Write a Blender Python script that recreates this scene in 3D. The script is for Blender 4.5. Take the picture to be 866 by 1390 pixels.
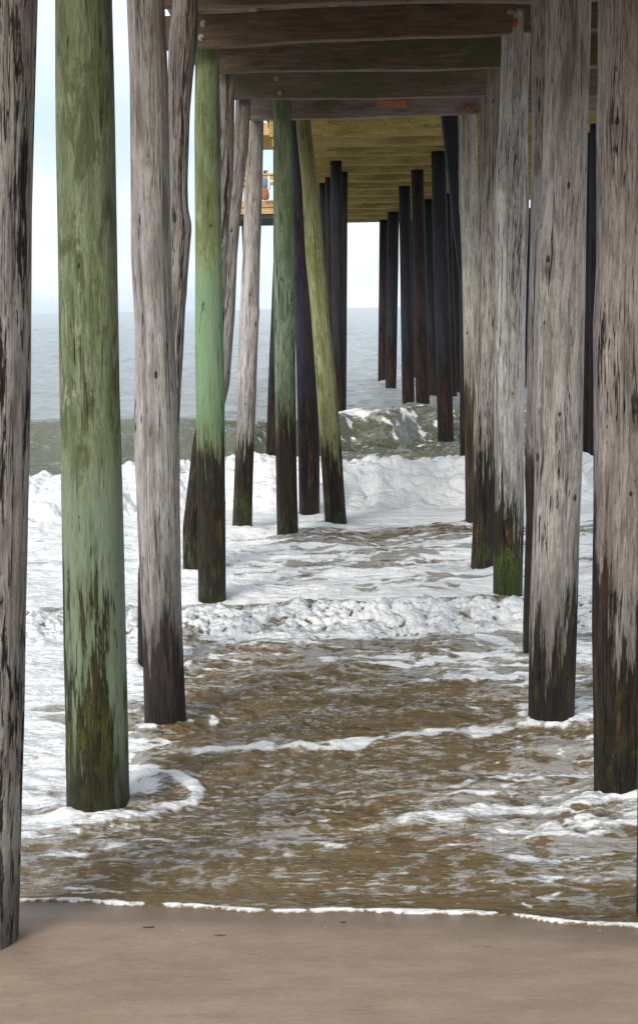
import bpy, bmesh, math, random
import numpy as np
from mathutils import Matrix, Vector
R = math.radians
random.seed(7)
for o in list(bpy.data.objects): bpy.data.objects.remove(o)
scene = bpy.context.scene
COL = scene.collection

# ------------------------------------------------------------------ camera
F = 2000.0; CAMH = 2.2
PITCH = math.atan(277.5/F); ROLL = math.radians(1.1)
cam_d = bpy.data.cameras.new('camera'); cam = bpy.data.objects.new('camera', cam_d); COL.objects.link(cam)
cam_d.sensor_fit = 'HORIZONTAL'; cam_d.sensor_width = 36; cam_d.lens = 36*F/866
cam_d.clip_start = 0.1; cam_d.clip_end = 20000
ROT = Matrix.Rotation(math.pi/2-PITCH, 4, 'X') @ Matrix.Rotation(-ROLL, 4, 'Z')
cam.matrix_world = Matrix.Translation((0, 0, CAMH)) @ ROT
scene.camera = cam
scene.render.resolution_x = 637; scene.render.resolution_y = 1024

# ------------------------------------------------------------------ light
SUN_EL, SUN_AZ = 24, 212          # azimuth measured clockwise from +Y (the sea)
w = bpy.data.worlds.new('World'); scene.world = w; w.use_nodes = True
nt = w.node_tree; nt.nodes.clear()
out = nt.nodes.new('ShaderNodeOutputWorld')
sky = nt.nodes.new('ShaderNodeTexSky'); sky.sky_type = 'NISHITA'; sky.sun_disc = False
sky.sun_elevation = R(SUN_EL); sky.sun_rotation = R(SUN_AZ); sky.air_density = 1.0; sky.dust_density = 2.0
bg1 = nt.nodes.new('ShaderNodeBackground'); bg1.inputs[1].default_value = 0.10
bg2 = nt.nodes.new('ShaderNodeBackground'); bg2.inputs[0].default_value = (0.90, 0.955, 1.0, 1); bg2.inputs[1].default_value = 0.85
mixs = nt.nodes.new('ShaderNodeMixShader')
tc = nt.nodes.new('ShaderNodeTexCoord'); mp = nt.nodes.new('ShaderNodeMapping'); mp.inputs['Scale'].default_value = (1, 1, 2.4)
nz = nt.nodes.new('ShaderNodeTexNoise'); nz.inputs['Scale'].default_value = 3.2; nz.inputs['Detail'].default_value = 6
rm = nt.nodes.new('ShaderNodeMapRange'); rm.inputs[1].default_value = 0.38; rm.inputs[2].default_value = 0.64
rm.inputs[3].default_value = 0.0; rm.inputs[4].default_value = 1.0
L = nt.links.new
L(tc.outputs['Generated'], mp.inputs[0]); L(mp.outputs[0], nz.inputs['Vector']); L(nz.outputs[0], rm.inputs[0])
L(sky.outputs[0], bg1.inputs[0]); cr = nt.nodes.new('ShaderNodeMix'); cr.data_type = 'RGBA'; cr.inputs[6].default_value = (0.56, 0.68, 0.82, 1); cr.inputs[7].default_value = (0.96, 0.98, 1.0, 1)
L(rm.outputs[0], cr.inputs[0]); L(cr.outputs[2], bg2.inputs[0]); mixs.inputs[0].default_value = 0.82; L(bg1.outputs[0], mixs.inputs[1]); L(bg2.outputs[0], mixs.inputs[2])
L(mixs.outputs[0], out.inputs[0])
sd = bpy.data.lights.new('sun', 'SUN'); sd.energy = 1.5; sd.angle = R(22); sd.color = (1, 0.96, 0.9)
sun = bpy.data.objects.new('sun', sd); COL.objects.link(sun)
sv = Vector((math.sin(R(SUN_AZ))*math.cos(R(SUN_EL)), math.cos(R(SUN_AZ))*math.cos(R(SUN_EL)), math.sin(R(SUN_EL))))
sun.rotation_euler = sv.to_track_quat('Z', 'Y').to_euler()
scene.view_settings.view_transform = 'Standard'; scene.view_settings.look = 'None'
scene.view_settings.exposure = 0.76; scene.view_settings.gamma = 1.0

# ------------------------------------------------------------------ unprojection of measured points to real depths
def ray(x, y):
    d = ROT.to_3x3() @ Vector(((x-433)/F, -(y-695)/F, -1)); return d
def on_depth(x, y, Y):                 # point at true distance Y
    d = ray(x, y); t = Y/d.y; return Vector((d.x*t, Y, CAMH+d.z*t))
def on_level(x, y, z=0.0):             # point on a level z
    d = ray(x, y); t = (z-CAMH)/d.z; return Vector((d.x*t, d.y*t, z))

# ------------------------------------------------------------------ numpy noise
_rng = np.random.RandomState(3); PERM = _rng.permutation(256).astype(np.int32); PERM2 = np.concatenate([PERM, PERM])
_a = _rng.rand(256)*2*np.pi; GX, GY = np.cos(_a).astype(np.float32), np.sin(_a).astype(np.float32); VAL = (_rng.rand(256)*2-1).astype(np.float32)
def gn(x, y, s=0):
    x = np.asarray(x, np.float32)+s*17.13; y = np.asarray(y, np.float32)+s*7.77
    xi = np.floor(x).astype(np.int32); yi = np.floor(y).astype(np.int32); xf = x-xi; yf = y-yi; xi &= 255; yi &= 255
    u = xf*xf*xf*(xf*(xf*6-15)+10); v = yf*yf*yf*(yf*(yf*6-15)+10)
    def g(ix, iy, fx, fy):
        h = PERM2[PERM[(xi+ix) & 255]+((yi+iy) & 255)]; return GX[h]*fx+GY[h]*fy
    a = g(0, 0, xf, yf); b = g(1, 0, xf-1, yf); c = g(0, 1, xf, yf-1); d = g(1, 1, xf-1, yf-1)
    return (a+(b-a)*u+(c-a+(a-b-c+d)*u)*v)*1.5
def fbm(x, y, o=4, s=0, g=0.5):
    r = 0; a = 1; t = 0
    for i in range(o): r = r+a*gn(x*2**i, y*2**i, s+i*3); t += a; a *= g
    return r/t*1.3
def billow(x, y, o=4, s=0, g=0.5):
    r = 0; a = 1; t = 0
    for i in range(o): r = r+a*np.abs(gn(x*2**i, y*2**i, s+i*3)); t += a; a *= g
    return r/t
def n3(x, y, z, s=0):
    x = x+s*3.7; y = y+s*5.1; z = z+s*9.3
    xi = np.floor(x).astype(int); yi = np.floor(y).astype(int); zi = np.floor(z).astype(int)
    xf, yf, zf = x-xi, y-yi, z-zi
    f = lambda t: t*t*(3-2*t); u, v, q = f(xf), f(yf), f(zf)
    def h(a, b, c): return VAL[PERM[(PERM[(PERM[(xi+a) & 255]+yi+b) & 255]+zi+c) & 255]]
    l = lambda a, b, t: a+(b-a)*t
    return l(l(l(h(0,0,0), h(1,0,0), u), l(h(0,1,0), h(1,1,0), u), v), l(l(h(0,0,1), h(1,0,1), u), l(h(0,1,1), h(1,1,1), u), v), q)
def ss(a, b, x):
    t = np.clip((x-a)/(b-a), 0, 1); return t*t*(3-2*t)

# ------------------------------------------------------------------ node helpers
class NB:
    def __init__(s, name):
        s.m = bpy.data.materials.new(name); s.m.use_nodes = True; s.t = s.m.node_tree; s.t.nodes.clear()
        s.out = s.t.nodes.new('ShaderNodeOutputMaterial'); s.b = s.t.nodes.new('ShaderNodeBsdfPrincipled'); s.l(s.b.outputs[0], s.out.inputs[0])
    def l(s, a, b): s.t.links.new(a, b)
    def n(s, k): return s.t.nodes.new('ShaderNode'+k)
    def put(s, sock, v):
        if isinstance(v, bpy.types.NodeSocket): s.l(v, sock)
        elif isinstance(v, tuple) and len(v) == 3 and sock.type == 'RGBA': sock.default_value = (*v, 1)
        else: sock.default_value = v
    def attr(s, name, vec=False):
        n = s.n('Attribute'); n.attribute_name = name; return n.outputs['Vector' if vec else 'Fac']
    def obj(s): return s.n('TexCoord').outputs['Object']
    def mapv(s, v, sc, loc=(0, 0, 0)):
        n = s.n('Mapping'); s.put(n.inputs[0], v); n.inputs['Scale'].default_value = sc; n.inputs['Location'].default_value = loc; return n.outputs[0]
    def noise(s, v, sc=5, det=4, rough=0.5, dist=0.0):
        n = s.n('TexNoise'); s.put(n.inputs['Vector'], v); n.inputs['Scale'].default_value = sc; n.inputs['Detail'].default_value = det
        n.inputs['Roughness'].default_value = rough; n.inputs['Distortion'].default_value = dist; return n.outputs[0]
    def vor(s, v, sc, feat='F1'):
        n = s.n('TexVoronoi'); n.feature = feat; s.put(n.inputs['Vector'], v); n.inputs['Scale'].default_value = sc; return n.outputs['Distance']
    def mr(s, v, a, b, c=0.0, d=1.0, smooth=True):
        n = s.n('MapRange'); n.interpolation_type = 'SMOOTHSTEP' if smooth else 'LINEAR'; s.put(n.inputs[0], v)
        for i, q in enumerate((a, b, c, d)): s.put(n.inputs[i+1], q)
        return n.outputs[0]
    def math(s, op, a, b=0.0, c=0.0):
        n = s.n('Math'); n.operation = op; s.put(n.inputs[0], a); s.put(n.inputs[1], b); s.put(n.inputs[2], c); return n.outputs[0]
    def mix(s, f, a, b):
        n = s.n('Mix'); n.data_type = 'RGBA'; s.put(n.inputs[0], f); s.put(n.inputs[6], a); s.put(n.inputs[7], b); return n.outputs[2]
    def sep(s, v):
        n = s.n('SeparateXYZ'); s.put(n.inputs[0], v); return n.outputs
    def bump(s, h, st=0.5, dist=0.01, nrm=None):
        n = s.n('Bump'); n.inputs['Strength'].default_value = st; n.inputs['Distance'].default_value = dist; s.put(n.inputs['Height'], h)
        if nrm is not None: s.put(n.inputs['Normal'], nrm)
        return n.outputs[0]
    def set(s, **k):
        for a, v in k.items(): s.put(s.b.inputs[a.replace('_', ' ')], v)
        return s.m

# pile wood. grain attribute: (cos*r, sin*r, height) flowing around knots
def pile_mat(name, light, mid, dark, crack=0.5, black=0.3, stain=0.8, stain_col=(0.035, 0.024, 0.016), moss=0.3, mosscol=(0.05, 0.075, 0.012),
             band=None, patch=None, seed=0, rough=0.85, mosstop=0.35, streak=0.35, barn=0.0, tilt=0.0, mottle=None, unbl=1.0):
    b = NB(name); g = b.attr('grain', True); off = (seed*1.37, seed*2.11, seed*0.73)
    z = b.sep(g)[2]
    fine = b.noise(b.mapv(g, (1, 1, 0.075), off), 120, 6, 0.72)
    med = b.noise(b.mapv(g, (1, 1, 0.13), off), 26, 7, 0.66, 0.8)
    big = b.noise(b.mapv(g, (1, 1, 0.22), off), 6, 4, 0.6)
    t = b.math('ADD', b.math('MULTIPLY', fine, 0.45), b.math('ADD', b.math('MULTIPLY', med, 0.4), b.math('MULTIPLY', big, 0.35)))
    hair = b.noise(b.mapv(g, (1, 1, 0.04), off), 330, 4, 0.75); grime = b.noise(b.mapv(g, (1, 1, 0.5), off), 38, 7, 0.75)
    c = b.mix(b.mr(t, 0.46, 0.66), mid, light)
    c = b.mix(b.mr(hair, 0.5, 0.62, 0, 0.45), c, tuple(q*0.5 for q in mid))
    c = b.mix(b.mr(grime, 0.52, 0.72, 0, 0.55), c, tuple(q*0.55 for q in mid))
    c = b.mix(b.math('MULTIPLY', b.mr(b.vor(b.mapv(g, (1, 1, 0.5), off), 75), 0.07, 0.12, 1, 0), b.mr(grime, 0.46, 0.54)), c, dark)
    if mottle:
        mt = b.noise(b.mapv(g, (1, 1, 0.3), (off[0]+6, off[1]+2, off[2])), 8, 8, 0.72, 0.8); c = b.mix(b.mr(mt, 0.47, 0.57, 0, 0.85), c, mottle[0])
        mt2 = b.noise(b.mapv(g, (1, 1, 0.2), (off[0]+16, off[1]+2, off[2])), 20, 6, 0.75, 0.8); c = b.mix(b.mr(mt2, 0.56, 0.61, 0, 0.7), c, mottle[1])
    fl = b.noise(b.mapv(g, (1, 1, 0.12), (off[0]+11, off[1], off[2])), 110, 5, 0.75)      # short weathered flecks
    c = b.mix(b.mr(fl, 0.60, 0.72, 0, 0.4), c, tuple(q*0.38 for q in mid))
    bd = b.noise(b.mapv(g, (1, 1, 0.04), (off[0]+3, off[1]+8, off[2])), 14, 3, 0.5)
    c = b.mix(b.mr(bd, 0.52, 0.66, 0, 0.35), c, tuple(q*0.6 for q in mid))
    c = b.mix(b.mr(big, 0.52, 0.66, 0, 0.6), c, tuple(q*0.7 for q in mid))
    if patch:                                        # (colour, z0, z1): a differently coloured length
        pc, z0, z1 = patch
        zz = b.math('ADD', z, b.math('MULTIPLY', b.math('SUBTRACT', med, 0.5), 0.9))
        m = b.math('MULTIPLY', b.mr(zz, z0-0.15, z0+0.1), b.mr(zz, z1-0.15, z1+0.15, 1, 0))
        c = b.mix(b.math('MULTIPLY', m, b.mr(fine, 0.3, 0.6, 0.65, 1)), c, pc)
    # long dark checks
    ck = b.noise(b.mapv(g, (1, 1, 0.035), (off[0]+4, off[1], off[2])), 34, 3, 0.55, 0.5)
    ridge = b.math('ABSOLUTE', b.math('SUBTRACT', ck, 0.5))
    gate = b.noise(b.mapv(g, (1, 1, 0.35), (off[0], off[1]+9, off[2])), 7, 3)
    chk = b.math('MULTIPLY', b.mr(ridge, 0.0, 0.017, 1, 0), b.mr(gate, 0.66-0.2*crack, 0.72-0.2*crack))
    # peeled blackened areas
    bl = b.noise(b.mapv(g, (1, 1, 0.13), (off[0]+2, off[1]+5, off[2])), 10, 8, 0.74, 0.4)
    bl2 = b.noise(b.mapv(g, (1, 1, 0.12), off), 55, 4, 0.6)
    bl = b.math('ADD', b.math('MULTIPLY', bl, 0.7), b.math('MULTIPLY', bl2, 0.3))
    blk = b.mr(bl, 0.64-0.16*black, 0.67-0.16*black)
    c = b.mix(b.math('MULTIPLY', blk, 0.95), c, dark)
    lg = b.noise(b.mapv(g, (1, 1, 0.012), (off[0]+1, off[1]+4, off[2])), 30, 2, 0.5, 0.25); lgg = b.noise(b.mapv(g, (1, 1, 0.3), (off[0]+2, off[1], off[2]+6)), 5, 2)
    lng = b.math('MULTIPLY', b.mr(b.math('ABSOLUTE', b.math('SUBTRACT', lg, 0.5)), 0.0, 0.008, 1, 0), b.mr(lgg, 0.52-0.12*crack, 0.56-0.12*crack))
    chk = b.math('MAXIMUM', chk, lng)
    c = b.mix(chk, c, (0.010, 0.007, 0.006))
    kn = b.attr('knot'); c = b.mix(b.math('MULTIPLY', b.mr(b.math('ADD', kn, b.math('MULTIPLY', b.math('SUBTRACT', grime, .5), .5)), 0.45, 0.7), 0.9), c, (0.04, 0.028, 0.02))
    # unbleached brown above the splash, with deck shade on pile tops painted in
    shd = b.mr(b.math('ADD', z, b.math('MULTIPLY', b.math('SUBTRACT', big, 0.5), 2.2)), 2.2, 3.9, 0, unbl)
    c = b.mix(shd, c, b.mix(0.5, tuple(q*w_ for q, w_ in zip(mid, (0.5, 0.38, 0.30))), c))
    # tide stain with streaky upper edge
    sn = b.noise(b.mapv(g, (1, 1, 0.1), (off[0]+7, off[1], off[2])), 30, 6, 0.7)
    sn2 = b.noise(b.mapv(g, (1, 1, 0.05), off), 6, 2)
    zs = b.math('ADD', z, b.math('ADD', b.math('MULTIPLY', b.math('SUBTRACT', sn, 0.5), streak*4.0), b.math('MULTIPLY', b.math('SUBTRACT', sn2, 0.5), streak*2.6)))
    if tilt: zs = b.math('ADD', zs, b.math('MULTIPLY', b.sep(g)[0], tilt/0.14))
    sm = b.mr(zs, stain-0.1, stain+0.1, 1, 0)
    scol = b.mix(b.mr(med, 0.4, 0.75), tuple(q*0.35 for q in stain_col), tuple(q*1.6 for q in stain_col))
    mo = b.noise(b.mapv(g, (1, 1, 0.4), off), 17, 6, 0.7)
    zm = b.math('ADD', z, b.math('MULTIPLY', b.math('SUBTRACT', mo, 0.5), 0.8))
    mm = b.math('MULTIPLY', b.mr(zm, mosstop-0.12, mosstop+0.12, 1, 0), b.mr(mo, 0.62-0.4*moss, 0.72-0.4*moss))
    scol = b.mix(mm, scol, b.mix(b.mr(fine, 0.4, 0.62), mosscol, (mosscol[0]*2.2, mosscol[1]*1.8, mosscol[2]*1.5)))
    ocn = b.noise(b.mapv(g, (1, 1, 0.25), (off[0], off[1], off[2]+3)), 12, 5, 0.7)
    scol = b.mix(b.mr(ocn, 0.56, 0.68, 0, 0.6), scol, (0.13, 0.08, 0.02))
    if barn:
        vb = b.vor(g, 70); bn = b.math('MULTIPLY', b.mr(vb, 0.22, 0.32, 1, 0), b.mr(zm, 0.3, 0.42, 1, 0))
        scol = b.mix(b.math('MULTIPLY', bn, b.mr(ocn, 0.45, 0.6)), scol, (0.3, 0.27, 0.16))
    c = b.mix(b.mr(zs, stain-0.1, stain+0.75, 0.55, 0), c, tuple(q*0.45 for q in mid)) if streak > 0.05 else c
    c = b.mix(b.math('MULTIPLY', sm, 0.96), c, scol)
    wet = b.mr(z, 0.12, 0.4, 1, 0)
    c = b.mix(b.math('MULTIPLY', wet, 0.6), c, (0.015, 0.011, 0.008))
    h = b.math('ADD', b.math('MULTIPLY', fine, 0.5), b.math('ADD', b.math('MULTIPLY', med, 0.7), b.math('MULTIPLY', b.math('ADD', chk, blk), -0.9)))
    h = b.math('ADD', h, b.math('MULTIPLY', grime, 0.5)); nr = b.bump(h, 1.0, 0.02)
    b.b.inputs['Specular IOR Level'].default_value = 0.22
    return b.set(Base_Color=c, Roughness=b.math('SUBTRACT', rough, b.math('MULTIPLY', wet, 0.35)), Normal=nr)

def lumber_mat(name, a, c2, blot, axis=0, dark=(0.03, 0.02, 0.012), bl=0.5, green=None, seed=0):
    b = NB(name); g = b.obj(); sc = [1, 1, 1]; sc[axis] = 0.05; off = (seed*3.1, seed*1.9, seed)
    fine = b.noise(b.mapv(g, tuple(sc), off), 90, 5, 0.6); sc[axis] = 0.12
    med = b.noise(b.mapv(g, tuple(sc), off), 14, 5, 0.6, 1.2); sc[axis] = 0.35
    big = b.noise(b.mapv(g, tuple(sc), off), 3.2, 4, 0.55)
    c = b.mix(b.mr(b.math('ADD', b.math('MULTIPLY', fine, .5), b.math('MULTIPLY', med, .5)), 0.38, 0.62), a, c2)
    c = b.mix(b.mr(big, 0.5, 0.66, 0, bl), c, blot)
    if green:
        gz = b.noise(b.mapv(g, tuple(sc), (off[0]+8, off[1], off[2])), 2.2, 4, 0.6); c = b.mix(b.mr(gz, 0.5, 0.6, 0, 0.75), c, green)
    rid = b.math('ABSOLUTE', b.math('SUBTRACT', med, 0.5)); c = b.mix(b.math('MULTIPLY', b.mr(rid, 0, 0.012, 1, 0), b.mr(big, 0.45, 0.5)), c, dark)
    nr = b.bump(b.math('ADD', b.math('MULTIPLY', fine, .5), med), 0.5, 0.006)
    return b.set(Base_Color=c, Roughness=0.8, Normal=nr)

# ------------------------------------------------------------------ object helpers
def tag(o, label=None, cat=None, group=None, kind=None):
    if label: o['label'] = label
    if cat: o['category'] = cat
    if group: o['group'] = group
    if kind: o['kind'] = kind
    return o
def empty(name, loc):
    o = bpy.data.objects.new(name, None); o.location = loc; COL.objects.link(o); o.empty_display_size = 0.2; return o
def np_mesh(name, V, Q, smooth=True):
    me = bpy.data.meshes.new(name); n = len(V); q = len(Q)
    me.vertices.add(n); me.vertices.foreach_set('co', V.astype(np.float32).ravel())
    me.loops.add(q*4); me.loops.foreach_set('vertex_index', Q.astype(np.int32).ravel())
    me.polygons.add(q); me.polygons.foreach_set('loop_start', np.arange(0, q*4, 4, dtype=np.int32))
    try: me.polygons.foreach_set('loop_total', np.full(q, 4, dtype=np.int32))
    except Exception: pass
    if smooth: me.polygons.foreach_set('use_smooth', np.ones(q, dtype=bool))
    me.update(calc_edges=True); return me
def grid_quads(nr, nc):
    i = np.arange(nr-1)[:, None]*nc+np.arange(nc-1)[None, :]; i = i.ravel()
    return np.stack([i, i+1, i+nc+1, i+nc], 1)
def bm_obj(name, bm, mat, parent=None, smooth=False, loc=None):
    me = bpy.data.meshes.new(name); bm.to_mesh(me); bm.free(); o = bpy.data.objects.new(name, me); COL.objects.link(o)
    if mat: me.materials.append(mat)
    if smooth: me.polygons.foreach_set('use_smooth', [True]*len(me.polygons))
    if parent: o.parent = parent
    if loc: o.location = loc
    return o
def add_box(bm, x0, x1, y0, y1, z0, z1, bev=0.0):
    r = bmesh.ops.create_cube(bm, size=1); vs = r['verts']
    for v in vs: v.co = Vector((x0+(v.co.x+.5)*(x1-x0), y0+(v.co.y+.5)*(y1-y0), z0+(v.co.z+.5)*(z1-z0)))
    if bev:
        es = list({e for v in vs for e in v.link_edges}); bmesh.ops.bevel(bm, geom=es, offset=bev, segments=2, profile=0.6, affect='EDGES')
def add_cyl(bm, p, q, r, seg=12, r2=None):
    p, q = Vector(p), Vector(q); d = q-p
    m = Matrix.Translation((p+q)/2) @ d.to_track_quat('Z', 'Y').to_matrix().to_4x4()
    bmesh.ops.create_cone(bm, cap_ends=True, segments=seg, radius1=r, radius2=r if r2 is None else r2, depth=d.length, matrix=m)

# ------------------------------------------------------------------ piles
PILES = []          # (x, y, radius) at the water for the foam collars
def pile(label, rows, mat, Y=None, base_z=0.0, Ytop=None, knots=4, knobby=0.03, top=None, seg=None, seed=0, group='wooden piles holding up the pier', knotlist=None, name='wooden_pile', cat='pile', flat=False, crackd=0.006):
    rows = sorted(rows, key=lambda r: -r[0])                       # base first
    yb, xl, xr = rows[0]
    if Y is None: Y = on_level((xl+xr)/2, yb, base_z).y
    if Ytop is None: Ytop = Y
    y_top = rows[-1][0]; cs = []
    for (y, a, b) in rows:
        f = (yb-y)/max(yb-y_top, 1); D = Y+(Ytop-Y)*f
        p, q = on_depth(a, y, D), on_depth(b, y, D); c = (p+q)/2; cs.append((c.z, c.x, D, (q-p).length/2))
    cs = np.array(cs); cs = cs[np.argsort(cs[:, 0])]
    zt = (cs[-1, 0]+(0.17 if Y < 21.5 and group.startswith('wooden') else 0)) if top is None else top
    z0 = -1.1 if base_z < 0.01 else -0.4
    def ext(z, k):
        a = np.interp(z, cs[:, 0], cs[:, k])
        if k < 3:
            s0 = (cs[1, k]-cs[0, k])/(cs[1, 0]-cs[0, 0]); s1 = (cs[-1, k]-cs[-2, k])/(cs[-1, 0]-cs[-2, 0])
            a = np.where(z < cs[0, 0], cs[0, k]+s0*(z-cs[0, 0]), a); a = np.where(z > cs[-1, 0], cs[-1, k]+s1*(z-cs[-1, 0]), a)
        return a
    near = Y < 17
    if seg is None: seg = 144 if Y < 9 else (96 if near else 40)
    dz = 0.022 if Y < 9 else (0.035 if near else 0.12)
    n = int((zt-z0)/dz)+2; z = np.linspace(z0, zt, n)
    X, YY, Rr = ext(z, 1), ext(z, 2), ext(z, 3)
    k = max(3, int(0.12/dz)) | 1; ker = np.hanning(k+2)[1:-1]; ker /= ker.sum()
    pad = lambda a: np.convolve(np.pad(a, k//2, mode='reflect', reflect_type='odd'), ker, 'valid')
    X, YY, Rr = pad(X), pad(YY), pad(Rr)
    th = np.linspace(0, 2*np.pi, seg, endpoint=False)
    T, Z = np.meshgrid(th, z); r0 = Rr[:, None]
    ct, st = np.cos(T), np.sin(T)
    prof = 1+knobby*(n3(ct*1.2, st*1.2, Z*1.1, seed)+0.5*n3(ct*2.5, st*2.5, Z*3, seed+3))
    prof += knobby*0.45*n3(ct*7, st*7, Z*0.5, seed+9)+knobby*0.25*n3(ct*19, st*19, Z*1.5, seed+5)
    prof += (0.012 if knobby > 0.018 else 0.003)*ss(.15, .8, n3(ct*14, st*14, Z*1.1, seed+15))*-1
    knot = np.zeros_like(T); dT = np.zeros_like(T); dZ = np.zeros_like(T)
    rg = random.Random(seed*13+5); kl = list(knotlist or [])
    for _ in range(knots): kl.append((rg.uniform(0.2, zt-0.2), rg.uniform(math.pi*1.05, math.pi*1.95), rg.uniform(0.010, 0.026)))
    rm_ = float(Rr.mean())
    for (kz, kt, ks) in kl:
        a = (T-kt+np.pi) % (2*np.pi)-np.pi; u = a*rm_; v = Z-kz; d = np.sqrt(u*u+(v*0.6)**2)/ks
        prof += np.exp(-(d/2.2)**2)*0.06*ks/0.03*(0.14/rm_)*0.9-np.exp(-(d/0.6)**2)*0.07
        knot = np.maximum(knot, np.exp(-(d/0.65)**2)); dT += -np.sign(u)*0.5*np.exp(-(d/2.4)**2)*np.exp(-np.abs(u)/ks)*0.3
    # a few real drying checks cut in
    if near and crackd:
        for i in range(5):
            t0 = rg.uniform(math.pi, 2*math.pi); za = rg.uniform(0.3, zt-0.5); ln = rg.uniform(0.5, 1.6)
            tt = t0+0.05*n3(Z*0+1, Z*0+i, Z*2.0, seed+i)
            a = np.abs((T-tt+np.pi) % (2*np.pi)-np.pi)*rm_
            prof -= crackd/rm_*np.exp(-(a/0.006)**2)*ss(0, 0.2, ln/2-np.abs(Z-za))
    rr = r0*prof
    V = np.stack([X[:, None]+rr*ct, YY[:, None]+rr*st, Z+0*ct], 2).reshape(-1, 3)
    bx, by = float(np.interp(0, z, X)), float(np.interp(0, z, YY)); PILES.append((bx, by, float(np.interp(0, z, Rr))))
    org = np.array([bx, by, 0.0]); V = V-org
    i = np.arange(n-1)[:, None]*seg; j = np.arange(seg)[None, :]; j2 = (j+1) % seg
    Q = np.stack([(i+j).ravel(), (i+j2).ravel(), (i+seg+j2).ravel(), (i+seg+j).ravel()], 1)
    # top cap as a fan of quads to a centre ring
    ring = V[-seg:]; cen = ring.mean(0); inner = cen+(ring-cen)*0.02+np.array([0, 0, 0.004]); V2 = np.vstack([V, inner]); b0 = len(V)
    jj = np.arange(seg); Qc = np.stack([b0-seg+jj, b0-seg+(jj+1) % seg, b0+(jj+1) % seg, b0+jj], 1); Q = np.vstack([Q, Qc])
    me = np_mesh(name, V2, Q); me.materials.append(mat)
    gr = np.stack([0.14*np.cos(T+dT)+0*Z, 0.14*np.sin(T+dT), Z+0*T], 2).reshape(-1, 3)
    gr = np.vstack([gr, gr[-seg:]*np.array([0.02, 0.02, 1])]).astype(np.float32)
    at = me.attributes.new('grain', 'FLOAT_VECTOR', 'POINT'); at.data.foreach_set('vector', gr.ravel())
    at = me.attributes.new('knot', 'FLOAT', 'POINT'); at.data.foreach_set('value', np.concatenate([knot.ravel(), np.zeros(seg)]).astype(np.float32))
    o = bpy.data.objects.new(name, me); o.location = org; COL.objects.link(o); tag(o, label, cat, group); return o

G_L, G_M, G_D = (0.49, 0.455, 0.42), (0.175, 0.148, 0.125), (0.014, 0.010, 0.008)
def gray(i, **k):
    a = dict(crack=0.6, black=0.25, seed=i); a.update(k); return pile_mat('weathered_wood', k.pop('light', G_L) if 'light' in k else G_L, G_M, G_D, **{q: v for q, v in a.items() if q != 'light'})
GR_L, GR_M, GR_D = (0.27, 0.325, 0.19), (0.12, 0.15, 0.065), (0.055, 0.065, 0.02)
TOPZ = 4.5
KD = 3*math.pi/2      # angle that faces the shore
# --- left row
pile('nearest weathered grey pile at the far left, streaked black, foot in the dry sand',
     [(0, -62, 50), (100, -62, 47), (200, -62, 45), (300, -62, 43), (420, -62, 42), (600, -64, 40), (850, -68, 35), (1000, -70, 33), (1275, -76, 25)],
     gray(1, black=0.72, crack=1.0, stain=-0.6, moss=0, streak=0.02), base_z=0.02, top=TOPZ, seed=1, knots=5)
pile('thick pale green pile, biggest of the green ones, standing in a curl of foam',
     [(0, 75, 152), (175, 76, 156), (350, 79, 159), (525, 81, 162), (700, 84, 167), (875, 87, 171), (1000, 90, 174), (1097, 91, 176)],
     pile_mat('green_treated_wood', GR_L, GR_M, GR_D, crack=-0.3, black=0.4, stain=0.62, stain_col=(0.06, 0.055, 0.018), moss=0.45, mosscol=(0.045, 0.052, 0.01), streak=1.15, tilt=0.75, mottle=((0.095, 0.105, 0.045), (0.35, 0.37, 0.27)), seed=2, mosstop=0.5, patch=((0.24, 0.30, 0.21), 0.0, 1.5)),
     top=TOPZ, seed=2, knots=5, knobby=0.012, crackd=0)
pile('straight light grey pile between the thick green pile and the narrower green one',
     [(0, 172, 223), (100, 176, 228), (350, 178, 232), (450, 184, 236), (600, 184, 243), (620, 183, 244), (700, 186, 244), (850, 193, 247), (984, 196, 253)],
     gray(3, light=(0.54, 0.51, 0.485), black=0.2, crack=0.5, stain=0.5, streak=0.3, moss=0.1, stain_col=(0.05, 0.036, 0.034)), top=TOPZ, seed=3, knots=3, knobby=0.02, knotlist=[(1.6, KD-1.2, 0.035)])
pile('crooked grey pile with a knotty bulge, leaning behind the straight light grey pile',
     [(0, 234, 268), (50, 229, 268), (100, 228, 262), (150, 229, 258), (250, 230, 255), (285, 231, 256), (305, 232, 261), (340, 231, 258), (420, 224, 252), (500, 216, 248), (600, 208, 243), (700, 198, 236), (780, 187, 226), (906, 187, 222)],
     gray(4, black=0.7, crack=1.0, stain=0.6, moss=0.2), top=TOPZ, seed=4, knots=3, knobby=0.05, knotlist=[(2.75, KD-0.5, 0.04)])
pile('narrower green pile with a mint green stretch and dark soaked foot, under the first beam',
     [(60, 265, 297), (175, 264, 299), (350, 265, 301), (450, 265, 303), (525, 266, 305), (600, 267, 305), (700, 268, 306), (815, 269, 307)],
     pile_mat('green_treated_wood', (0.30, 0.37, 0.21), (0.16, 0.215, 0.09), GR_D, mottle=((0.17, 0.19, 0.07), (0.34, 0.38, 0.22)), crack=-0.2, black=0.4, stain=1.15, moss=0.25, streak=0.35, seed=5, patch=((0.21, 0.33, 0.19), 1.3, 2.5)),
     seed=5, knots=3, knobby=0.015, crackd=0)
pile('slim grey pile half hidden behind the right side of the mint green pile',
     [(98, 297, 319), (230, 293, 317), (350, 285, 308), (500, 279, 302), (650, 272, 295), (776, 268, 292)], gray(6, black=0.6, crack=0.8, stain=1.0), Y=12.35, seed=6, knots=2)
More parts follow.
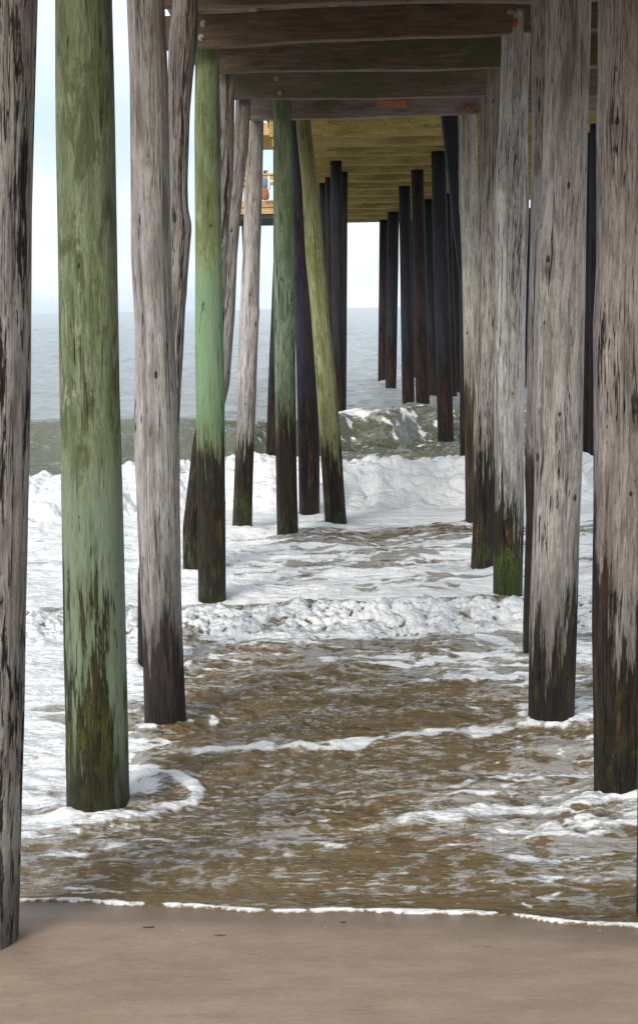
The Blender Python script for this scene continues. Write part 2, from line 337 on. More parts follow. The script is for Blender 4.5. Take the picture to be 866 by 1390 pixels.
pile('slim grey pile slanting behind the mint green pile, with a brown barnacled foot',
     [(133, 320, 341), (200, 317, 337), (250, 313, 331), (300, 306, 326), (350, 302, 322), (425, 293, 319), (525, 278, 311), (600, 262, 292), (700, 250, 276), (717, 248, 274), (777, 249, 276)],
     gray(7, black=0.5, crack=0.8, stain=1.45, moss=0.4, streak=0.3, barn=1), Ytop=13.95, seed=7, knots=4, knobby=0.05, knotlist=[(2.9, KD, 0.03)])
pile('pale bleached pile with a mossy dark foot, left of the last green pair',
     [(163, 340, 358), (250, 333, 356), (350, 329, 353), (415, 326, 352), (425, 325, 353), (435, 325, 351), (550, 322, 347), (650, 318, 343), (718, 315, 342)],
     gray(8, light=(0.66, 0.62, 0.58), black=0.05, crack=0.5, stain=0.85, moss=0.45, streak=0.4), seed=8, knots=4, knobby=0.035, knotlist=[(2.05, KD+0.8, 0.03)])
pile('upright green pile with a black foot, at the bolted third beam',
     [(134, 371, 395), (200, 371, 396), (350, 371, 400), (450, 372, 401), (600, 374, 402), (726, 376, 405)],
     pile_mat('green_treated_wood', (0.28, 0.35, 0.24), (0.13, 0.18, 0.09), GR_D, mottle=((0.11, 0.14, 0.06), (0.32, 0.38, 0.27)), crack=0.0, black=0.4, stain=1.2, moss=0.25, streak=0.3, seed=9), seed=9, knots=3, knobby=0.015, crackd=0)
pile('slanting yellow green pile leaning left at its head, inner pile of the left side',
     [(160, 401, 421), (250, 410, 431), (350, 415, 441), (420, 422, 446), (500, 428, 454), (600, 434, 463), (660, 438, 467), (710, 441, 471)],
     pile_mat('green_treated_wood', (0.38, 0.385, 0.20), (0.20, 0.215, 0.09), GR_D, mottle=((0.2, 0.2, 0.07), (0.42, 0.44, 0.25)), crack=0.4, black=0.35, stain=0.75, moss=0.35, streak=0.4, seed=10), seed=10, knots=3, knobby=0.02, Ytop=15.6)
DK = dict(crack=0.2, black=0.5, stain=1.2, stain_col=(0.028, 0.014, 0.010), moss=0.0, streak=0.5, rough=0.6)
dark1 = pile_mat('tarred_wood', (0.030, 0.032, 0.042), (0.012, 0.012, 0.016), (0.006, 0.005, 0.005), seed=20, **DK)
dark2 = pile_mat('tarred_wood', (0.045, 0.030, 0.026), (0.018, 0.012, 0.010), (0.006, 0.004, 0.004), seed=21, **DK)
pile('purplish black tarred pile between the upright and the slanting green piles',
     [(160, 393, 409), (300, 396, 415), (450, 401, 430), (600, 405, 434), (699, 406, 434)], pile_mat('tarred_wood', (0.055, 0.047, 0.06), (0.025, 0.021, 0.028), (0.01, 0.008, 0.009), seed=22, **DK), seed=11, knots=1)
pile('dark pile slanting out from behind the left edge of the upright green pile',
     [(215, 376, 396), (430, 368, 390), (520, 364, 386), (636, 360, 384)], dark1, seed=12, knots=0)
# --- right row
pile('grey brown pile at the right edge, its soaked side dark brown down to the foam',
     [(0, 813, 893), (100, 812, 891), (175, 809, 889), (350, 810, 887), (400, 808, 886), (440, 806, 886), (525, 807, 885), (700, 806, 882), (850, 804, 879), (1000, 805, 876), (1078, 806, 872)],
     gray(13, light=(0.50, 0.44, 0.40), black=0.15, crack=0.9, tilt=0.45, stain=0.85, moss=0.25, streak=0.55), top=TOPZ, seed=13, knots=5, knobby=0.03, knotlist=[(1.38, KD+0.1, 0.018), (2.95, KD-0.5, 0.02), (3.2, KD+0.4, 0.022)])
pile('stout pale grey pile with a charred looking foot, second from the right edge',
     [(0, 742, 803), (100, 741, 800), (175, 738, 798), (300, 733, 795), (420, 726, 793), (560, 723, 790), (600, 726, 790), (625, 727, 789), (700, 724, 786), (850, 719, 782), (980, 717, 778)],
     gray(14, light=(0.60, 0.555, 0.51), tilt=-0.22, black=0.1, crack=0.6, stain=0.55, moss=0.15, streak=0.45), top=TOPZ, seed=14, knots=4, knobby=0.035, knotlist=[(2.78, KD+0.05, 0.022), (2.42, KD-0.75, 0.024), (2.1, KD-0.8, 0.016), (1.42, KD-1.2, 0.03)])
pile('grey pile half hidden behind the left side of the stout pale pile',
     [(0, 721, 768), (175, 722, 766), (350, 719, 764), (560, 714, 760), (640, 712, 756), (700, 714, 756), (850, 710, 753), (888, 710, 752)],
     gray(15, black=0.4, crack=0.8, stain=1.3, moss=0.2), top=TOPZ, seed=15, knots=3)
pile('broad pale pile with bright mossy green foot, under the right end of the first beam',
     [(47, 681, 720), (120, 679, 717), (175, 677, 716), (250, 671, 717), (270, 671, 718), (350, 673, 715), (450, 672, 713), (560, 671, 712), (700, 670, 711), (813, 669, 709)],
     gray(16, unbl=0.7, tilt=0.25, light=(0.74, 0.70, 0.66), black=0.1, crack=0.8, stain=0.75, moss=0.9, mosscol=(0.035, 0.07, 0.005), mosstop=0.35, streak=0.5, barn=1), seed=16, knots=4, knobby=0.03)
pile('pale pile with a wide split and barnacled foot, left of the broad mossy one',
     [(95, 662, 684), (175, 660, 682), (250, 657, 682), (350, 650, 680), (450, 647, 677), (560, 643, 674), (700, 642, 672), (767, 639, 670)],
     gray(17, tilt=0.1, light=(0.60, 0.53, 0.47), black=0.1, crack=1.0, stain=0.95, moss=0.3, streak=0.5, barn=1), seed=17, knots=4, knobby=0.04)
pile('narrow brown grey pile mostly hidden behind the split barnacled pile',
     [(131, 652, 672), (300, 650, 674), (500, 648, 674), (730, 646, 672)], gray(18, black=0.5, stain=1.2), seed=18, knots=2)
pile('leftmost pale pile of the right row, yellow brown stained, under the fourth beam',
     [(157, 622, 647), (250, 623, 649), (300, 625, 650), (350, 627, 651), (450, 629, 653), (600, 631, 654), (712, 632, 655)],
     gray(19, unbl=0.6, light=(0.72, 0.67, 0.57), tilt=-0.3, black=0.1, crack=0.3, stain=1.55, stain_col=(0.075, 0.055, 0.03), moss=0.3, streak=0.35), seed=19, knots=3, knobby=0.03)
pile('black pile leaning away to the right beneath the fourth beam',
     [(158, 598, 622), (310, 615, 640), (460, 634, 660), (695, 660, 688)], dark1, Y=16.0, Ytop=15.75, seed=23, knots=0)
pile('thin red brown pile edging the left of the yellow brown stained pile',
     [(225, 624, 644), (640, 624, 645)], dark2, seed=24, knots=0)
pile('dark pile filling the gap between the two rightmost grey piles',
     [(196, 797, 817), (618, 789, 808)], dark2, seed=25, knots=0)
pile('bluish black pile tight against the left edge of the rightmost grey pile',
     [(186, 801, 825), (640, 799, 823)], dark1, seed=26, knots=0)
pile('green treated pile barely peeping in at the bottom of the right frame edge',
     [(0, 880, 980), (1000, 867, 965), (1243, 864, 962)],
     pile_mat('green_treated_wood', GR_L, GR_M, GR_D, crack=-0.3, black=0.3, stain=0.3, seed=27), top=TOPZ, seed=27, knots=2, knobby=0.015, crackd=0)
# --- far rows under the newer deck: distance from the height of the new caps
ZN = CAMH+2.5
def far(label, xt0, xt1, yt, xb0, xb1, mat, seed, Y=None):
    if Y is None:
        d = ray((xt0+xt1)/2, yt); Y = d.y*(ZN-CAMH)/d.z
    P = on_level((xb0+xb1)/2, 0, 0) if False else None
    # level-zero image row at that depth
    lo, hi = 425, 1300
    for _ in range(40):
        m = (lo+hi)/2
        if on_level((xb0+xb1)/2, m).y > Y: lo = m
        else: hi = m
    # carry the lean on to the water
    return pile(label, [(yt, xt0, xt1), (lo, xb0, xb1)], mat, Y=Y, seed=seed, knots=0, knobby=0.02, crackd=0, group='dark piles under the newer deck')
far('largest black pile of the far middle cluster, set in the face of the wave', 585, 605, 205, 594, 616, dark1, 31)
far('far black pile left of the largest one, second tallest of the middle cluster', 558, 575, 230, 565, 584, dark2, 32)
far('far black pile standing clear at the left of the middle cluster', 541, 557, 252, 546, 563, dark1, 33)
far('nearer of the two thin black piles against the open sea', 526, 542, 287, 523, 538, dark1, 34)
far('farther left of the two thin black piles against the open sea', 515, 527, 298, 513, 525, dark2, 35)
far('thin dark pile in the shade between the two tallest piles of the middle cluster', 573, 588, 270, 581, 596, dark1, 36)
far('red brown pile just right of the largest black pile', 600, 612, 262, 608, 621, dark2, 37)
far('thin black pile seen through the slit left of the pale stained pile', 611, 622, 275, 615, 627, dark1, 38)
far('thin far pile peeping behind the clear standing black pile', 556, 564, 300, 558, 566, dark2, 39)
far('broad blue black pile right of the slanting yellow green pile', 448, 464, 218, 453, 470, dark1, 41)
far('black pile pressed behind the right side of the blue black one', 462, 472, 233, 462, 470, dark2, 42)
far('dark pile between the slanting green pile and the blue black one', 441, 450, 240, 446, 457, dark2, 43)
far('far dark pile filling the slit beside the broad mossy footed pile', 711, 724, 282, 708, 724, dark1, 45)
far('small dark pile hard by the head of the slanting green pile', 433, 443, 248, 440, 450, dark1, 44)

# ------------------------------------------------------------------ old deck
br_a, br_b, br_c = (0.058, 0.034, 0.018), (0.11, 0.07, 0.042), (0.13, 0.092, 0.07)
def beam(parent, Y, p0, p1, h, th, mat, name='cross_beam', xend=3.3, seed=0):
    a = on_depth(p0[0], p0[1], Y); b = on_depth(p1[0], p1[1], Y); sl = (b.z-a.z)/(b.x-a.x); x0 = a.x; x1 = xend
    n = 60; t = np.linspace(0, 1, n); X = x0+(x1-x0)*t
    wob = 0.006*np.array([math.sin(q*3.1+seed)+math.sin(q*7.7+2*seed)*.4 for q in X])
    zb = a.z+(X-x0)*sl+wob; c = 0.007
    prof = [(-th/2+c, 0), (th/2-c, 0), (th/2, c), (th/2, h-c), (th/2-c, h), (-th/2+c, h), (-th/2, h-c), (-th/2, c)]
    V = []; 
    for i in range(n):
        for (py, pz) in prof: V.append((X[i]-x0, py, zb[i]-a.z+pz))
    Q = []
    for i in range(n-1):
        for k in range(8): k2 = (k+1) % 8; Q.append((i*8+k, i*8+k2, (i+1)*8+k2, (i+1)*8+k))
    bm = bmesh.new(); vs = [bm.verts.new(v) for v in V]
    for q in Q: bm.faces.new([vs[j] for j in q])
    bm.faces.new(vs[:8]); bm.faces.new(vs[-8:][::-1]); bmesh.ops.recalc_face_normals(bm, faces=bm.faces)
    o = bm_obj(name, bm, mat, parent); o.location = (x0, Y, a.z); return o, Y-th/2
steel = NB('galvanised_steel'); g_ = steel.noise(steel.obj(), 60, 4); galv = steel.set(Base_Color=steel.mix(g_, (0.16, 0.17, 0.16), (0.34, 0.35, 0.33)), Metallic=0.5, Roughness=0.5)
rs = NB('rusty_steel'); g_ = rs.noise(rs.obj(), 80, 5); rusty = rs.set(Base_Color=rs.mix(g_, (0.12, 0.035, 0.012), (0.34, 0.12, 0.04)), Roughness=0.9)
def bolt(parent, x, y, face, mat=None, r=0.028):
    p = on_depth(x, y, face); bm = bmesh.new()
    add_cyl(bm, (0, 0.002, 0), (0, -0.006, 0), r, 20); add_cyl(bm, (0, -0.005, 0), (0, -0.024, 0), r*0.6, 6); add_cyl(bm, (0, -0.02, 0), (0, -0.036, 0), r*0.3, 10)
    o = bm_obj('bolt', bm, mat or galv, parent); o.location = p-parent.location; return o
old = empty('pier_deck', (0, 9, 4.1)); tag(old, 'old brown plank deck with bolted cross beams, overhead in the foreground', 'pier deck')
def sub(parent, o):                                     # keep world place while parenting to an empty
    o.location = Vector(o.location)-Vector(parent.location); return o
specs = [(9.60, (222, 9), (700, 1), 0.24, (br_a, br_b, br_c), None), (10.85, (224, 66), (722, 44), 0.225, (br_a, br_b, br_c), None),
         (12.17, (284, 99), (690, 92), 0.24, (br_a, (0.13, 0.095, 0.07), br_c), (0.05, 0.058, 0.012)), (13.78, (318, 135), (663, 131), 0.235, ((0.085, 0.055, 0.038), (0.15, 0.11, 0.08), br_c), (0.06, 0.06, 0.025)),
         (14.62, (339, 163), (650, 155), 0.23, ((0.13, 0.09, 0.075), (0.22, 0.17, 0.15), (0.25, 0.2, 0.18)), (0.07, 0.065, 0.02))]
bolts = {0: [], 1: [(276, 31, 0), (273, 50, 0), (692, 15, 0), (699, 30, 1)], 2: [], 3: [(375, 106, 0), (380, 125, 0)], 4: [(635, 145, 1)]}
for i, (Y, p0, p1, h, cs_, gr) in enumerate(specs):
    m = lumber_mat('old_lumber', cs_[0], cs_[1], cs_[2], 0, green=gr, seed=i+1)
    o, face = beam(old, Y, p0, p1, h, 0.1, m, seed=i)
    wl = Vector(o.location)
    for (x, y, ru) in bolts[i]:
        q = bolt(o, x, y, face, rusty if ru else galv, 0.03 if ru else 0.023)
    if i == 4:
        a = on_depth(511, 146, face-0.02); b_ = on_depth(552, 135, face-0.02); bm = bmesh.new(); add_box(bm, a.x-wl.x, b_.x-wl.x, -0.085, -0.053, a.z-wl.z, b_.z-wl.z, 0.003)
        k = bm_obj('spacer_block', bm, lumber_mat('orange_wood', (0.32, 0.14, 0.06), (0.45, 0.22, 0.10), (0.3, 0.12, 0.05), 0), o); k['label'] = 'orange wood block'
    sub(old, o)
ms = lumber_mat('stringer_wood', (0.10, 0.07, 0.045), (0.2, 0.15, 0.10), (0.3, 0.25, 0.16), 1, seed=8)
rgs = random.Random(4)
for i in range(8):
    x = -1.02+i*0.6; bm = bmesh.new(); add_box(bm, x-0.03, x+0.03, -3.0, 16.5, 4.405, 4.62, 0.004)
    for v in bm.verts: v.co -= Vector(old.location)
    bm_obj('stringer', bm, ms, old)
def boards(parent, x0, x1, y0, y1, z0, z1, mat, wdt=0.14, gap=0.008, seed=0):
    bm = bmesh.new(); y = y0; rg = random.Random(seed)
    while y < y1:
        dz = rg.uniform(-0.003, 0.003); add_box(bm, x0+rg.uniform(-.015, .015), x1+rg.uniform(-.015, .015), y, y+wdt-gap-rg.uniform(0, .004), z0+dz, z1+dz, 0.003); y += wdt
    for v in bm.verts: v.co -= Vector(parent.location)
    return bm_obj('deck_boards', bm, mat, parent)
boards(old, -1.1, 3.35, -3.0, 16.55, 4.625, 4.665, lumber_mat('deck_wood', (0.13, 0.09, 0.06), (0.24, 0.18, 0.13), (0.3, 0.24, 0.17), 0, seed=9))

# ------------------------------------------------------------------ newer deck
YM = lambda i: lumber_mat('new_lumber', (0.30, 0.22, 0.06), (0.48, 0.37, 0.13), (0.22, 0.17, 0.045), 0, bl=0.7, seed=20+i)
new = empty('pier_deck', (0, 30, 4.7)); tag(new, 'newer yellowish plank deck on closely spaced caps, reaching out over the sea', 'pier deck')
capY = [18.0, 19.6, 22.3, 23.65, 25.15, 26.8, 28.5, 30.3, 32.2, 34.2, 36.3, 38.5, 40.6, 42.6, 44.6]
ym = [YM(i) for i in range(4)]; caps = []
for i, Y in enumerate(capY):
    bm = bmesh.new(); add_box(bm, -0.62, 5.4, -0.12, 0.12, 0, 0.30, 0.008)
    o = bm_obj('cap_beam', bm, ym[i % 4], new); o.location = (0, Y, ZN); caps.append(o)
for (x, y, ru) in [(579, 170, 0), (595, 170, 0), (561, 184, 0), (574, 184, 0), (523, 197, 0), (535, 197, 0), (597, 199, 0), (455, 213, 0), (466, 227, 0), (574, 222, 0), (565, 226, 0), (549, 248, 0)]:
    best = None
    for o in caps:
        p = on_depth(x, y, o.location.y-0.12)
        if ZN+0.02 < p.z < ZN+0.28: best = o; break
    if best: bolt(best, x, y, best.location.y-0.12, galv, 0.024)
for o in caps: sub(new, o)
boards(new, -0.66, 5.45, 16.75, 44.9, ZN+0.302, ZN+0.345, lumber_mat('new_deck_wood', (0.14, 0.10, 0.03), (0.26, 0.2, 0.07), (0.1, 0.08, 0.025), 0, seed=31), 0.19, 0.01)

# ------------------------------------------------------------------ fishing platform at the left of the pier head
PY = 43.0
plat = empty('fishing_platform', on_depth(352, 297, PY)); tag(plat, 'far raised timber platform with handrail and roof, left of the pier', 'platform')
pw = lumber_mat('platform_wood', (0.42, 0.26, 0.11), (0.62, 0.42, 0.20), (0.35, 0.2, 0.08), 0, bl=0.4, seed=40)
pdk = lumber_mat('dark_timber', (0.03, 0.025, 0.02), (0.06, 0.05, 0.04), (0.03, 0.02, 0.02), 0, seed=41)
def pz(y): return on_depth(352, y, PY).z
def pbox(name, x0, x1, y0, y1, ya, yb, mat, bev=0.01):
    bm = bmesh.new(); add_box(bm, x0, x1, y0, y1, pz(yb), pz(ya), bev)
    for v in bm.verts: v.co -= Vector(plat.location)
    return bm_obj(name, bm, mat, plat)
XL, XR = -2.75, -0.75
pbox('joist_shade_beam', XL+0.1, XR, PY, PY+3.4, 290, 297, pdk)  # beam among the joists, their shade put into its dark colour
pbox('edge_board', XL, XR, PY-0.06, PY-0.005, 281.6, 290.2, pw); pbox('deck_slab', XL-.03, XR, PY-0.1, PY+3.6, 272, 281.2, pw)
pbox('handrail', XL, XR, PY-0.08, PY+0.14, 235, 237.5, pw); pbox('top_board', XL, XR, PY-0.03, PY+0.02, 238, 243.5, pw)
pbox('middle_rail', XL, XR, PY-0.03, PY+0.02, 246.5, 251, pw)
for x in (XL+0.06, -1.93, -1.0): pbox('rail_post', x-0.05, x+0.05, PY+0.03, PY+0.13, 235.2, 272.2, pw)
for (x, y) in ((-1.92, PY+.1), (-1.95, PY+3.3), (-0.95, PY+3.3), (-0.95, PY+.1)):
    pbox('roof_post', x-.06, x+.06, y+.1, y+.22, 180, 272.2, pw)
pbox('roof', XL-.2, XR, PY-0.2, PY+3.7, 167, 184, pw)
for x in (-1.98, -0.92):
    bm = bmesh.new(); add_cyl(bm, (0, 0, -3.0-4.9), (0, 0, 0), .15, 16); o = bm_obj('support_pile', bm, pdk, plat); o.location = Vector((x, PY+1.5, pz(296)))-Vector(plat.location)
# bag hanging on the rail
bg = empty('hanging_bag', on_depth(360, 271, PY-0.3)); tag(bg, 'small brown bag with a blue and white top hanging on the far railing', 'bag')
def lathe(name, prof, mat, parent, sx=1.0, sy=1.0, seg=18):
    bm = bmesh.new(); rings = []
    for (r, z) in prof: rings.append([bm.verts.new((sx*r*math.cos(2*math.pi*k/seg), sy*r*math.sin(2*math.pi*k/seg), z)) for k in range(seg)])
    for a, b in zip(rings, rings[1:]):
        for k in range(seg): bm.faces.new((a[k], a[(k+1) % seg], b[(k+1) % seg], b[k]))
    bm.faces.new(rings[0][::-1]); bm.faces.new(rings[-1]); return bm_obj(name, bm, mat, parent, smooth=True)
def plain(name, c, r=0.8):
    b = NB(name); n = b.noise(b.obj(), 25, 4); return b.set(Base_Color=b.mix(n, tuple(q*.75 for q in c), c), Roughness=r)
lathe('sack', [(0.05, 0.0), (0.11, 0.03), (0.12, 0.14), (0.10, 0.27), (0.06, 0.34)], plain('brown_cloth', (0.36, 0.13, 0.06)), bg, 1, .6)
lathe('top_cloth', [(0.06, 0.335), (0.09, 0.40), (0.10, 0.50), (0.07, 0.60)], plain('blue_cloth', (0.16, 0.22, 0.33)), bg, 1, .5)
lathe('white_strap', [(0.03, 0.30), (0.035, 0.42), (0.03, 0.56), (0.02, 0.68)], plain('white_cloth', (0.8, 0.8, 0.8)), bg, 1, .8).location = (0.12, -0.03, 0)
fr = empty('fishing_reel', on_depth(360, 235, PY)); tag(fr, 'tiny dark fishing reel resting on top of the far handrail', 'fishing reel')
dm = plain('dark_plastic', (0.12, 0.12, 0.13), 0.4)
bm = bmesh.new(); add_cyl(bm, (-.05, 0, .05), (.05, 0, .05), .045, 16); bm_obj('spool', bm, dm, fr)
bm = bmesh.new(); add_box(bm, -.015, .015, -.02, .02, 0, .03, .003); bm_obj('foot', bm, dm, fr); bm = bmesh.new(); add_cyl(bm, (.05, 0, .05), (.09, 0, .09), .012, 8); bm_obj('crank', bm, dm, fr)

# ------------------------------------------------------------------ sea
def pline(pts): return np.array([[on_level(x, y).x, on_level(x, y).y] for x, y in pts])
def dist(P, X, Y):
    d = np.full(X.shape, 1e9, np.float32)
    for a, b in zip(P[:-1], P[1:]):
        ab = b-a; t = np.clip(((X-a[0])*ab[0]+(Y-a[1])*ab[1])/(ab@ab), 0, 1); d = np.minimum(d, np.hypot(X-a[0]-t*ab[0], Y-a[1]-t*ab[1]))
    return d
SH = pline([(-150, 1224), (28, 1230), (120, 1231), (250, 1236), (433, 1243), (560, 1245), (700, 1249), (790, 1257), (866, 1263), (1000, 1262)])
def shore(X): return np.interp(X, SH[:, 0], SH[:, 1])+0.012*np.sin(X*5.1)+0.008*np.sin(X*11.7+1)
STREAKS = [  # measured foam lines: points, half width (m), strength
    (pline([(285, 1022), (340, 1016), (400, 1014), (470, 1012), (520, 1004), (560, 1005), (620, 999), (680, 993), (720, 986), (810, 977)]), 0.10, 1.0),
    (pline([(176, 1050), (225, 1056), (258, 1066), (272, 1083), (262, 1096), (235, 1101), (200, 1112), (150, 1118), (90, 1124), (20, 1140)]), 0.055, 1.05),
    (pline([(600, 1071), (660, 1064), (720, 1064), (760, 1071), (806, 1066)]), 0.055, .8),
    (pline([(560, 1118), (640, 1106), (700, 1099), (760, 1100), (820, 1090), (900, 1082)]), 0.085, 1.0),
    (pline([(420, 1130), (500, 1105), (570, 1090), (640, 1085)]), 0.05, .45),
    (pline([(30, 1105), (90, 1090), (140, 1060)]), 0.08, .6),
    (pline([(250, 905), (330, 915), (430, 920), (520, 928), (700, 915)]), 0.16, .62),
    (pline([(300, 965), (420, 950), (560, 965), (720, 950)]), 0.11, .5),
    (pline([(280, 1060), (350, 1075), (430, 1072)]), 0.06, .5),
]
def sea(X, Y):
    """height and foam amount of the sea surface at plan points"""
    fx = X.astype(np.float32); fy = Y.astype(np.float32)
    wx = 0.35*fbm(fx*.5, fy*.5, 3, 11); wy = 0.35*fbm(fx*.5, fy*.5, 3, 17)
    d0 = fy-shore(fx).astype(np.float32)
    h = np.zeros_like(fx); foam = np.zeros_like(fx)
    side = ss(-2.2, 0.4, fx/np.maximum(fy, 1)*20)                 # 0 left, 1 right of the pier's left row
    # --- unbroken / breaking wave beyond
    c1 = 21.4+3.8*ss(-1.2, 0.7, fx)+1.3*ss(1.1, 1.9, fx)-0.02*fx+0.4*wx*side; u = fy-c1
    amp = 0.64-0.20*side
    sh1 = np.where(u > 0, np.exp(-(u/2.6)**2), np.exp(-(np.abs(u)/(1.0+0.15*side))**1.7))
    turb = billow(fx*1.3+wx, fy*1.6+wy, 4, 21)
    h += amp*sh1*(1-0.05*side)-0.10*np.exp(-((u+1.9)/0.9)**2)
    h += side*np.exp(-((u+0.8)/1.9)**2)*(0.13*fbm(fx*0.8, fy*0.9, 3, 25, .42)+0.10*(turb-.35))
    fil = billow(fx*1.6+wx*3, fy*2.2+wy*3, 4, 31)
    # --- white bore
    c2 = 15.75-0.85*ss(-1, -3, fx)+0.45*fbm(fx*.6, fx*0+3, 3, 41)+0.10*fbm(fx*2.4, fx*0+1, 2, 44); v = fy-c2
    body2 = ss(-0.02, 1.25, v)*(1-ss(1.7, 3.6, v)); l2 = billow(fx*2.4+wx, fy*2.4+wy, 4, 45, .45)
    h += body2*(0.30+0.12*ss(0.2, 1.4, v)*(1-ss(1.4, 3, v)))*(1+.25*fbm(fx*.9, fy*.5, 2, 48))+ss(0, .5, v)*(1-ss(2, 3.4, v))*(0.24*(l2-0.3)+0.035*(billow(fx*8+wx*4, fy*8, 3, 49)-.3))
    # --- small near bore
    c3 = 9.60+0.22*fbm(fx*.9, fx*0+5, 3, 51)+0.05*fbm(fx*4, fx*0+2, 2, 52)+0.05*np.sin(fx*1.3); q = fy-c3
    body3 = ss(-0.02, 0.5, q)*(1-ss(0.5, 1.5, q)); l3 = billow(fx*5+wx*3, fy*5+wy*3, 4, 55, .5)
    h += body3*0.13*(1+.45*fbm(fx*1.6, fy*.8, 2, 58))+ss(-.02, .22, q)*(1-ss(.5, 1.3, q))*(0.11*(l3-0.3)+0.035*(billow(fx*14+wx*5, fy*14, 4, 59, .6)-.3))
    # --- general chop
    ch = ss(0.0, 1.2, d0); near = 1-ss(9.4, 10.5, fy)
    h += ch*near*(0.026*fbm(fx*1.1, fy*2.0, 3, 61)+0.026*fbm(fx*2.6+wx, fy*6.5+wy, 4, 63, .55)+0.020*(0.35-billow(fx*4+wx*2, fy*8+wy*2, 3, 65)))
    h += near*ss(0, .25, d0)*0.007*fbm(fx*11, fy*20, 3, 67)
    mid = ss(10.2, 11, fy)*(1-ss(15, 15.6, fy))
    h += mid*(0.05*fbm(fx*.8, fy*1.6, 4, 71)+0.035*fbm(fx*2.6, fy*4.2, 4, 72))
    mid2 = ss(18, 19.5, fy)*(1-ss(27, 34, fy)*.6)*(0.35+0.65*side)
    h += mid2*(0.10*fbm(fx*1.2, fy*1.8, 4, 73)+0.04*(0.3-billow(fx*3, fy*4.5, 3, 75)))
    far = ss(24.5, 30, fy)
    sw = 0.10*np.sin(fy*0.75+1.2*fbm(fx*.12, fy*.12, 2, 81)*3)*fbm(fx*.07, fy*.1+3, 2, 82)
    h += far*(sw+0.13*fbm(fx*.25, fy*.6, 4, 83)+0.07*fbm(fx*.9, fy*2.0, 3, 84))*(1-.6*ss(60,330,fy))
    # --- foam amounts
    U1 = np.clip(billow(fx*1.7+wx*2.5, fy*4.0+wy*2.5, 5, 91, .65)*1.9, 0, 1)          # lace
    U2 = 0.5+0.5*np.tanh(2.0*fbm(fx*.75+wx, fy*2.6+wy, 6, 95, .65))                    # patches
    U = 0.55*U1+0.45*U2
    left = 1-ss(-0.16, -0.085, fx/np.maximum(fy, 1))
    dens = near*(0.275+0.42*left*ss(0.3, 1.5, d0)+0.12*ss(0.06, .17, fx/fy)+0.17*ss(7.8, 9.2, fy)+0.16*fbm(fx*.5, fy*.9, 2, 97))
    dens += mid*(0.56+0.30*(1-ss(-0.09, 0.0, fx/fy))+0.12*ss(.08, .14, fx/fy)-0.12*np.exp(-((fy-14.2)/.6)**2)+0.10*fbm(fx*.4, fy*.7, 2, 98)+0.25*np.exp(-((fy-11)/.6)**2)+.35*ss(14.6, 15.4, fy))
    dens += ss(15, 15.6, fy)*(1-ss(18.0, 19.4, fy))*1.0
    dens += ss(18.4, 19.4, fy)*(1-ss(28, 34, fy))*(0.10+0.22*side)
    dens += side*np.exp(-((u+0.9)/1.4)**2)*(0.62*ss(.2, .05, billow(fx*1.9+fy*.5+wx*2, fy*.7, 3, 151))-.12)
    dens += side*np.exp(-((u-0.2)/0.4)**2)*0.22*(0.6+fbm(fx*.8, fy*0, 2, 99))
    dens += ss(28, 34, fy)*(0.10)
    fo = ss(-0.14, 0.16, dens-U)
    U3 = np.clip(billow(fx*4.2+wx*3, fy*9+wy*3, 4, 131, .65)*2.0, 0, 1)*.6+.4*(0.5+0.5*np.tanh(2*fbm(fx*1.6, fy*4.2, 5, 135, .65)))
    film = ss(-0.12, 0.2, dens+0.18*(1-ss(17,20,fy))+side*0.16*ss(18,20,fy)-U3)
    b2m = ss(-0.05, 0.06, v)*(1-ss(1.9, 3.0, v)); b3m = ss(-0.03, 0.04, q)*(1-ss(.5, 1.25, q))
    fo = np.maximum(fo, b2m*(0.96-0.75*ss(.17, .04, l2)-.35*ss(.1,.6,fbm(fx*1.3,fy*1.3,3,141)))); fo = np.maximum(fo, b3m*(0.96-0.8*ss(.17, .04, l3)-.4*ss(.1,.6,fbm(fx*2.3,fy*2.6,3,143))))
    m = fy < 12
    st = np.zeros_like(fx); X_, Y_ = fx[m]+0.05*fbm(fx[m]*3, fy[m]*3, 3, 101), fy[m]+0.07*fbm(fx[m]*2.2, fy[m]*3, 4, 103); tmp = np.zeros_like(X_)
    for (P, wd, k) in STREAKS:
        dd = dist(P, X_, Y_)/wd; tmp = np.maximum(tmp, k*np.exp(-dd**2*0.9)*(0.85+.5*fbm(X_*6, Y_*9, 3, 105)))
    st[m] = tmp; h += 0.010*ss(.3, .9, st)
    fo = np.maximum(fo, 0.95*ss(.22, .80, st*(1.2-0.6*U1)+.12*fbm(fx*9, fy*16, 3, 165)*(st > .05)))
    # swash bead
    bead = np.exp(-((d0-0.03)/(0.005+0.011*(1+fbm(fx*3, fy*0, 3, 160))))**2)*(0.85+0.9*fbm(fx*7, fy*8, 4, 107)); fo = np.maximum(fo, ss(.3, .6, bead)); bd2 = np.exp(-((d0-0.10-0.05*fbm(fx*1.5, fy*0, 3, 170))/0.03)**2)*(0.5+0.9*fbm(fx*5, fy*9, 4, 171)); fo = np.maximum(fo, .7*ss(.45, .9, bd2)); h += 0.005*np.clip(bead, 0, 1.2)
    fo = fo*ss(0.0, 0.01, d0+.02)
    # --- collars round the piles
    for (px_, py_, pr) in PILES:
        if py_ > 30 or py_ < 5.3: continue
        mm = (np.abs(fx-px_) < .8) & (np.abs(fy-py_) < 1.0)
        if not mm.any(): continue
        r = np.hypot(fx[mm]-px_, (fy[mm]-py_)); k = np.exp(-((r-pr-0.03)/0.07)**2); nn = 0.6+0.8*fbm(fx[mm]*6, fy[mm]*6, 3, 109)
        ang = np.arctan2(fy[mm]-py_, fx[mm]-px_); k2 = np.exp(-((r-pr-0.05-0.10*(0.5+0.5*np.cos(ang)))/0.05)**2)*(0.5+0.5*np.cos(ang-.4))
